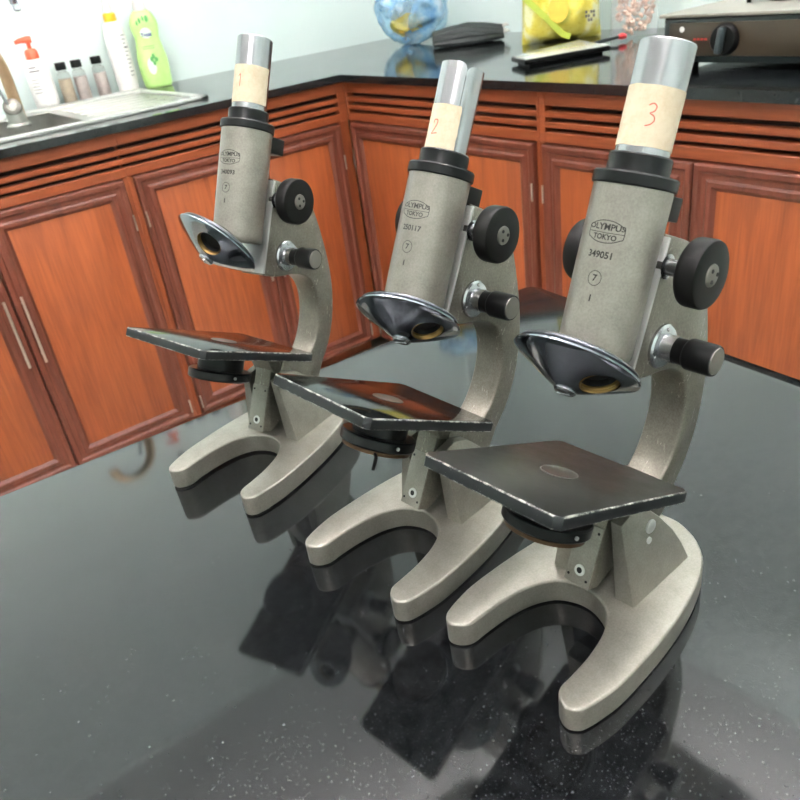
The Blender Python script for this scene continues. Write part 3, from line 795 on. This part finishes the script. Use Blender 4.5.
def tape_mb(z0, z1, a0, a1, seed):
    def f():
        m = MB(); b = bmesh.new(); n = 48; rows = []
        for k in range(9):
            z = z0+(z1-z0)*k/8+.002
            e0 = .05*noise.noise(Vector((k*.9, seed, 0))); e1 = .10*noise.noise(Vector((k*1.3, seed+4, 0)))
            rows.append([b.verts.new((.01268*cos(q), .01268*sin(q), z+.0003*noise.noise(Vector((q*2, seed, z*9))))) for q in [a0+e0+(a1+e1-a0-e0)*i/n for i in range(n+1)]])
        for A, B in zip(rows, rows[1:]):
            for i in range(n): b.faces.new((A[i], A[i+1], B[i+1], B[i]))
        m.add(b); return m
    return f
DIG = {'1': [(-.001, .0025), (.0005, .0042), (.0006, .001), (.0004, -.0042)],
       '2': [(-.0016, .0022), (-.0008, .0040), (.0012, .0036), (.0012, .0014), (-.0004, -.0016), (-.0018, -.0038), (.0, -.0036), (.0022, -.0034)],
       '3': [(-.0016, .0036), (.0002, .0046), (.0018, .0034), (.0012, .0014), (-.0004, .0004), (.0014, -.0006), (.0020, -.0024), (.0006, -.0042), (-.0016, -.0050)]}
def digit_mb(d, az, z, sc=1.):
    def f():
        m = MB(); pts = [(p[0]*sc, p[1]*sc) for p in catmull(DIG[d], 5, False)]
        m.add(wrap(ribbon_bm(pts, .0005), .01278, az, z+.002)); return m
    return f
def engrave_mb(num):
    def f():
        m = MB(); r = .01848; az = R(8)
        W, H = .0088, .0050; out = []
        for i in range(17):
            u = -1+2*i/16; out.append((u*W, H*(1-.55*abs(u)**2.2)))
        for i in range(17):
            u = 1-2*i/16; out.append((u*W, -H*(1-.55*abs(u)**2.2)))
        fine = [tuple(p) for p in catmull(out, 2)]
        m.add(wrap(ribbon_bm(fine, .00038, True), r, az, .1448))
        m.add(wrap(ribbon_bm([(-W+W*2*i/20, -.0003-.0002*sin(pi*i/20)) for i in range(21)], .00028), r, az, .1448))
        b = text_bm('OLYMPUS', .0041, .00010)
        for v in b.verts: v.co.y = v.co.y*(1.0-.3*(v.co.x/W)**2)
        m.add(wrap(b, r, az, .1468)); m.add(wrap(text_bm('TOKYO', .0033, .00009), r, az, .1423))
        m.add(wrap(text_bm(num, .0042, .00011), r, az, .1343))
        m.add(wrap(ribbon_bm([(.0032*cos(2*pi*i/28), .0034*sin(2*pi*i/28)) for i in range(28)], .0003, True), r, az, .1236))
        m.add(wrap(text_bm('7', .0042, .0001), r, az, .1236)); m.add(wrap(text_bm('I', .0042, .00014), r, az, .1142))
        return m
    return f
def knob_mb(sg):
    def f():
        m = MB(); y0 = .0262
        m.lathe([(0, 0), (.0150, 0), (.0162, .0010), (.0166, .0024), (.0166, .0090), (.0160, .0104), (.0148, .0110), (.0060, .0106), (0, .0106)], 64, mat=T(0, sg*y0, 0) @ AX('y' if sg > 0 else '-y'))
        return m
    return f
def knobcap_mb(sg):
    def f():
        m = MB(); m.lathe([(0, 0), (.0056, 0), (.0054, .0008), (.0044, .0013), (0, .0014)], 32, mat=T(0, sg*.0366, 0) @ AX('y' if sg > 0 else '-y')); return m
    return f
def knobhole_mb(sg):
    def f():
        m = MB(); m.lathe([(0, 0), (.0010, 0), (.0010, .0003), (0, .0003)], 14, mat=AX('y' if sg > 0 else '-y')); return m
    return f
def knobshaft_mb(sg):
    def f():
        m = MB(); m.lathe([(0, 0), (.0062, 0), (.0062, .003), (.0042, .0036), (.0042, .0150), (0, .0150)], 32, mat=T(0, sg*.0113, 0) @ AX('y' if sg > 0 else '-y')); return m
    return f
def fineflange_mb(sg):
    def f():
        m = MB(); m.lathe([(0, 0), (.0118, 0), (.0118, .0016), (.0108, .0026), (.0072, .0030), (.0070, .0036), (.0070, .0095), (0, .0095)], 48, mat=T(0, sg*.0113, 0) @ AX('y' if sg > 0 else '-y'))
        for i in range(3):
            a = R(80+120*i); m.lathe([(0, 0), (.0012, 0), (.0010, .0007), (0, .0008)], 12, mat=T(.0093*cos(a), sg*.0139, .0093*sin(a)) @ AX('y' if sg > 0 else '-y'))
        return m
    return f
def fineknob_mb(sg):
    def f():
        m = MB(); n = 40; b = bmesh.new(); rings = []
        for r, y in ((.0064, .0195), (.0066, .0205), (.0068, .0262), (.0078, .0272), (.0081, .0282), (.0081, .0408), (.0076, .0418)):
            ring = []
            for i in range(n*2):
                rr = r*(1-(.018 if (i % 2 and y > .027 and y < .0415) else 0)); a = pi*i/n; ring.append(b.verts.new((rr*cos(a), sg*y, rr*sin(a))))
            rings.append(ring)
        for A, B in zip(rings, rings[1:]):
            for i in range(n*2): b.faces.new((A[i], A[(i+1) % (2*n)], B[(i+1) % (2*n)], B[i]))
        b.faces.new(rings[0]); b.faces.new(rings[-1]); bmesh.ops.recalc_face_normals(b, faces=b.faces[:]); m.add(b); return m
    return f
def finecap_mb(sg):
    def f():
        m = MB(); m.lathe([(0, 0), (.0069, 0), (.0067, .0006), (0, .0007)], 36, mat=T(0, sg*.0417, 0) @ AX('y' if sg > 0 else '-y')); return m
    return f
# --- nosepiece: lathe frame, z up along its own axis
NAZ = 0.
def nose_shell():
    prof = [(0, .0012), (.0305, .0012), (.0322, .0004), (.0324, -.0006), (.0316, -.0014), (.0288, -.0030), (.0232, -.0060), (.0172, -.0090), (.0110, -.0119), (.0065, -.0137), (.0040, -.0143), (0, -.0145)]
    m = MB(); m.lathe(prof, 96); ob = m.build('shell', ['chrome_dark'], None)
    for sg in (1, -1):
        c = MB(); c.lathe([(0, -.008), (.0096, -.008), (.0096, .012), (0, .012)], 48, mat=hole_frame(sg)); co = c.build('cut', ['brass'], None)
        md = ob.modifiers.new('b', 'BOOLEAN'); md.operation = 'DIFFERENCE'; md.object = co; md.solver = 'EXACT'
        dg = bpy.context.evaluated_depsgraph_get(); dg.update(); me = bpy.data.meshes.new_from_object(ob.evaluated_get(dg))
        ob.modifiers.clear(); ob.data = me; bpy.data.objects.remove(co)
    me = ob.data; bpy.data.objects.remove(ob)
    for f in me.polygons: f.use_smooth = True
    me.set_sharp_from_angle(angle=R(30)); me.name = 'shell'
    return me
def hole_frame(sg):   # z of this frame = outward normal of the cone at the port
    return T(sg*.0174, 0, -.0084) @ Matrix.Rotation(sg*R(180-29), 4, 'Y')
def port_mb(sg):
    def f():
        m = MB(); m.lathe([(.0086, -.0040), (.0095, -.0040), (.0095, -.0009), (.0091, -.0006), (.0087, -.0012), (.0089, -.0016), (.0086, -.0020), (.0089, -.0026), (.0086, -.0032), (.0086, -.0040)], 48, mat=hole_frame(sg)); return m
    return f
def bore_mb(sg):
    def f():
        m = MB(); m.lathe([(.0094, -.0039), (.0086, -.0040), (.0084, -.0044), (.0084, -.0074), (0, -.0075), (0, -.0079), (.0094, -.0079), (.0094, -.0039)], 36, mat=hole_frame(sg)); return m
    return f
def noseplate_mb():
    m = MB(); m.lathe([(0, .0013), (.0300, .0013), (.0308, .0020), (.0302, .0032), (.0250, .0052), (.0200, .0064), (0, .0066)], 72); return m
def nosescrew_mb():
    m = MB(); m.lathe([(0, -.0138), (.0056, -.0138), (.0058, -.0148), (.0048, -.0160), (.0, -.0165)], 36); m.box(-.0038, .0038, -.0004, .0004, -.0167, -.0160); return m
def nosemount_mb():
    m = MB(); m.lathe([(0, .004), (.0125, .004), (.0115, .0095), (0, .0095)], 48); return m

def microscope(k, label, x, y, yaw, tilt, off, q, roll, nose, turret, stage_mats, tape_a, num, digit, dz, dgaz):
    root = thing('microscope', label, 'microscope', (x, y, 0), R(yaw), 'grey student microscopes on the table')
    LH = (HX, 0, HZ); LR = (0, -R(tilt), 0)
    LM = T(*LH) @ Matrix.Rotation(-R(tilt), 4, 'Y')
    def limb(o, dx=0, dy=0, dz_=0, extra=None):
        mt = LM @ T(dx, dy, dz_)
        if extra is not None: mt = mt @ extra
        o.matrix_local = mt; return o
    TUBE = T(TX, 0, .13) @ Matrix.Rotation(.032, 4, 'Y') @ T(-TX, 0, -.13)
    def tubef(o, z):
        o.matrix_local = LM @ TUBE @ T(TX-.0010, .0004, z); return o
    ba = part('base', base_mb, 'base', ['paint'], root)
    part('hinge', hinge_mb, 'hinge_screw', ['bright'], ba)
    ar = limb(part('arm', arm_mb, 'arm', ['paint_worn'], root))
    pl = part('tailplate', tailplate_mb, 'mirror_plate', ['paint'], ar)
    part('socket', socket_mb, 'socket_ring', ['bright'], pl) if False else part('socket', socket_mb, 'socket_ring', ['bright'], ar)
    part('sockhole', sockhole_mb, 'socket_hole', ['hole'], ar)
    for py_, pz_ in ((-.0058, -.0455), (.0062, -.0455), (-.0058, -.016), (.0062, -.016)): part('pinhole', pinhole_mb, 'plate_pin', ['hole'], ar, loc=(.0223, py_, pz_))
    part('slide', slide_mb, 'slide_face', ['bright'], ar)
    sg_ = limb(part('stage%d' % k, stage_mb(roll), 'stage', stage_mats, root), .0672, 0, .0227, Matrix.Rotation(R(roll), 4, 'X'))
    part('aperture', aperture_mb, 'aperture_glass', ['lens'], sg_)
    cd = limb(part('cond', condenser_mb, 'condenser', ['black_satin'], root), TX, 0, .0162)
    part('condring', cond_ring_mb, 'diaphragm_ring', ['black_satin'], cd)
    if k != 1:
        part('condring2', cond_ring2_mb, 'filter_ring', ['bronze'], cd, label='brown bronze ring')
    if k == 2: part('condlever', cond_lever_mb, 'lever', ['black'], cd)
    part('condscrew', cond_screw_mb, 'set_screw', ['bright'], cd)
    bo = tubef(part('body', body_mb, 'body_tube', ['paint'], root), off)
    part('rack', rack_mb, 'rack', ['steel'], bo); part('stop', stop_mb, 'rack_stop', ['black'], bo)
    part('eng%d' % k, engrave_mb(num), 'engraving', ['ink'], bo, label='engraved maker mark and serial number')
    part('collar', collar_mb, 'collar', ['black_satin'], bo)
    dr = tubef(part('draw%d' % (k == 2), draw_mb(k == 2), 'draw_tube', ['chrome'], root), off+q)
    tp = part('tape%d' % k, tape_mb(*tape_a, k*3.1), 'paper_tape', ['tape'], dr, label='cream paper tape')
    part('dig%d' % k, digit_mb(digit, dgaz, dz), 'handwritten_number', ['redink'], tp, label='red handwritten number')
    # focus knobs, both sides
    for sg in (1, -1):
        sh = limb(part('kshaft%d' % sg, knobshaft_mb(sg), 'coarse_focus_shaft', ['chrome'], root), .0429, 0, .1327)
        kn = part('knob%d' % sg, knob_mb(sg), 'coarse_focus_knob', ['knob'], sh)
        kn.parent = root; kn.matrix_local = LM @ T(.0429, 0, .1327)
        part('kcap%d' % sg, knobcap_mb(sg), 'knob_cap', ['cap_metal'], kn); [part('khole%d' % sg, knobhole_mb(sg), 'cap_hole', ['hole'], kn, loc=(.0030*cos(q_), sg*.0379, .0030*sin(q_))) for q_ in (R(40), R(160), R(280))]
        fl = limb(part('fflange%d' % sg, fineflange_mb(sg), 'fine_focus_flange', ['chrome'], root), .0230, 0, .0932)
        fk = limb(part('fknob%d' % sg, fineknob_mb(sg), 'fine_focus_knob', ['black'], root), .0230, 0, .0932)
        part('fcap%d' % sg, finecap_mb(sg), 'end_cap', ['cap_metal'], fk)
    # nosepiece
    nx, ny, nz, t1, t2 = nose
    a = Vector((sin(t1)*cos(t2), sin(t2), -cos(t1)*cos(t2)))       # downward axis
    zax = -a; xax = Vector((1, 0, 0)); xax = (xax-zax*xax.dot(zax)).normalized(); yax = zax.cross(xax)
    NM = Matrix(((xax.x, yax.x, zax.x, nx), (xax.y, yax.y, zax.y, ny), (xax.z, yax.z, zax.z, nz+off), (0, 0, 0, 1))) @ Matrix.Rotation(turret, 4, 'Z')
    if 'shell' not in CACHE: CACHE['shell'] = nose_shell(); CACHE['shell'].materials.clear()
    ns = link('nosepiece', CACHE['shell'], ['chrome_dark'], root); limb(ns, extra=NM)
    part('nplate', noseplate_mb, 'turret_plate', ['plate_metal'], ns); part('nscrew', nosescrew_mb, 'pivot_screw', ['chrome'], ns)
    part('nmount', nosemount_mb, 'turret_mount', ['black_satin'], ns)
    for sg in (1, -1):
        part('port%d' % sg, port_mb(sg), 'objective_port', ['brass'], ns); part('bore%d' % sg, bore_mb(sg), 'port_bore', ['hole'], ns)
    return root
microscope(3, 'nearest grey microscope, at the right, with a red 3 on its paper tape', .1005, .3333, 217.2154, 24.2301, -.0018, -.0024, 1.47,
           (.0730, -.0027, .0809, .3982, .0885), R(88), ['stage_dull', 'chip', 'stage_side'], (.1840, .2098, R(-80), R(150)), '349051', '3', .1975, R(31))
microscope(2, 'middle grey microscope, with a notched chrome tube top and a 2 on its tape', .0137, .4261, 221.4458, 28.9289, -.0095, -.0033, -2.06,
           (.0686, .0022, .0831, .2945, .1934), R(94), ['stage', 'chip', 'stage_side'], (.1818, .2065, R(-60), R(62)), '250117', '2', .1935, R(-2))
microscope(1, 'farthest grey microscope, at the left, with a red 1 on its paper tape', -.1074, .5588, 231.626, 26.829, .0107, -.0010, -2.99,
           (.0847, .0002, .0828, .5149, -.1454), R(34), ['stage', 'chip', 'stage_side'], (.1835, .2090, R(-70), R(112)), '340093', '1', .1980, R(5))

# ------------------------------------------------------------------ lights: unseen lamps and uplighters added to brighten the room
def added_uplight(a, b, rz, label, L=1.5):  # uplighter added out of view to brighten the ceiling
    t = thing('added_uplighter', label, 'lamp', RW(a, b, CZ), ROOMROT+rz, 'uplighters added out of view to brighten the ceiling')
    m = MB(); m.prism([(-.07, -.50), (.07, -.50), (.11, -.46), (.104, -.457), (.066, -.493), (-.066, -.493), (-.104, -.457), (-.11, -.46)], -L/2, L/2, axis='y', mat=Matrix.Rotation(pi/2, 4, 'Z')); m.build('tray', ['white_plastic'], t)
    for y in (-.04, .04):
        m = MB(); m.tube([(-L/2+.02, y, -.465), (L/2-.02, y, -.465)], .016, 16); m.build('added_lamp_tube', ['added_lamp_bright'], t)
    for x in (-L/2+.15, L/2-.15):
        m = MB(); m.tube([(x, 0, -.494), (x, 0, 0)], .003, 8); m.build('rod', ['steel'], t)
def added_batten(a, b, rz, label, L=1.2, tm='lamp'):  # ceiling lamp added out of view for overall brightness
    t = thing('added_ceiling_lamp', label, 'lamp', RW(a, b, CZ), ROOMROT+rz, 'lamps added out of view for brightness')
    m = MB(); m.box(-L/2, L/2, -.03, .03, -.05, 0, .004); m.build('housing', ['white_plastic'], t)
    for y in (-.05, .05):
        m = MB(); m.tube([(-L/2+.02, y, -.16), (L/2-.02, y, -.16)], .016, 16); m.build('added_lamp_tube', [tm], t)
    for x in (-L/2+.1, L/2-.1):
        m = MB(); m.box(x-.006, x+.006, -.056, .056, -.15, -.045, .001); m.build('bracket', ['white_plastic'], t)
added_batten(2.417, 0.845, 0, 'added out-of-view lamp above the left end of the sink worktop', 1.2, 'added_lamp_soft')
added_batten(2.382, 3.246, 0, 'added lamp behind the viewer')
added_uplight(0.061, 2.163, pi/2, 'added out-of-view uplighter on the stove side of the table')
added_uplight(1.561, 1.177, 0, 'added out-of-view uplighter on the sink side of the table')

w = bpy.data.worlds.new('World'); SC.world = w; w.use_nodes = True
w.node_tree.nodes['Background'].inputs[0].default_value = (.8, .9, 1, 1); w.node_tree.nodes['Background'].inputs[1].default_value = .3

# ------------------------------------------------------------------ camera
F_, P_, RO = 763.48, R(29.5476), R(8.1497)
Fw = Vector((0, cos(P_), -sin(P_))); Rt = Vector((1, 0, 0)); Up = Rt.cross(Fw)
R2 = Rt*cos(RO)-Up*sin(RO); U2 = Rt*sin(RO)+Up*cos(RO)
cd = bpy.data.cameras.new('camera'); cam = bpy.data.objects.new('camera', cd); COL.objects.link(cam)
cd.sensor_width = 36; cd.sensor_fit = 'HORIZONTAL'; cd.lens = F_/800*36; cd.clip_start = .01
cam.matrix_world = Matrix(((R2.x, U2.x, -Fw.x, 0), (R2.y, U2.y, -Fw.y, 0), (R2.z, U2.z, -Fw.z, CAMH), (0, 0, 0, 1)))
cd.dof.use_dof = True; cd.dof.focus_distance = .47; cd.dof.aperture_fstop = 22
SC.camera = cam
SC.view_settings.view_transform = 'Standard'; SC.view_settings.look = 'None'; SC.view_settings.gamma = 1
SC.view_settings.use_curve_mapping = False; SC.view_settings.exposure = 1.75
# square the room to the world axes (everything turns together, camera included)
TURN = Matrix.Rotation(-ROOMROT, 4, 'Z')
for o in list(SC.objects):
    if o.parent is None: o.matrix_world = TURN @ o.matrix_basis
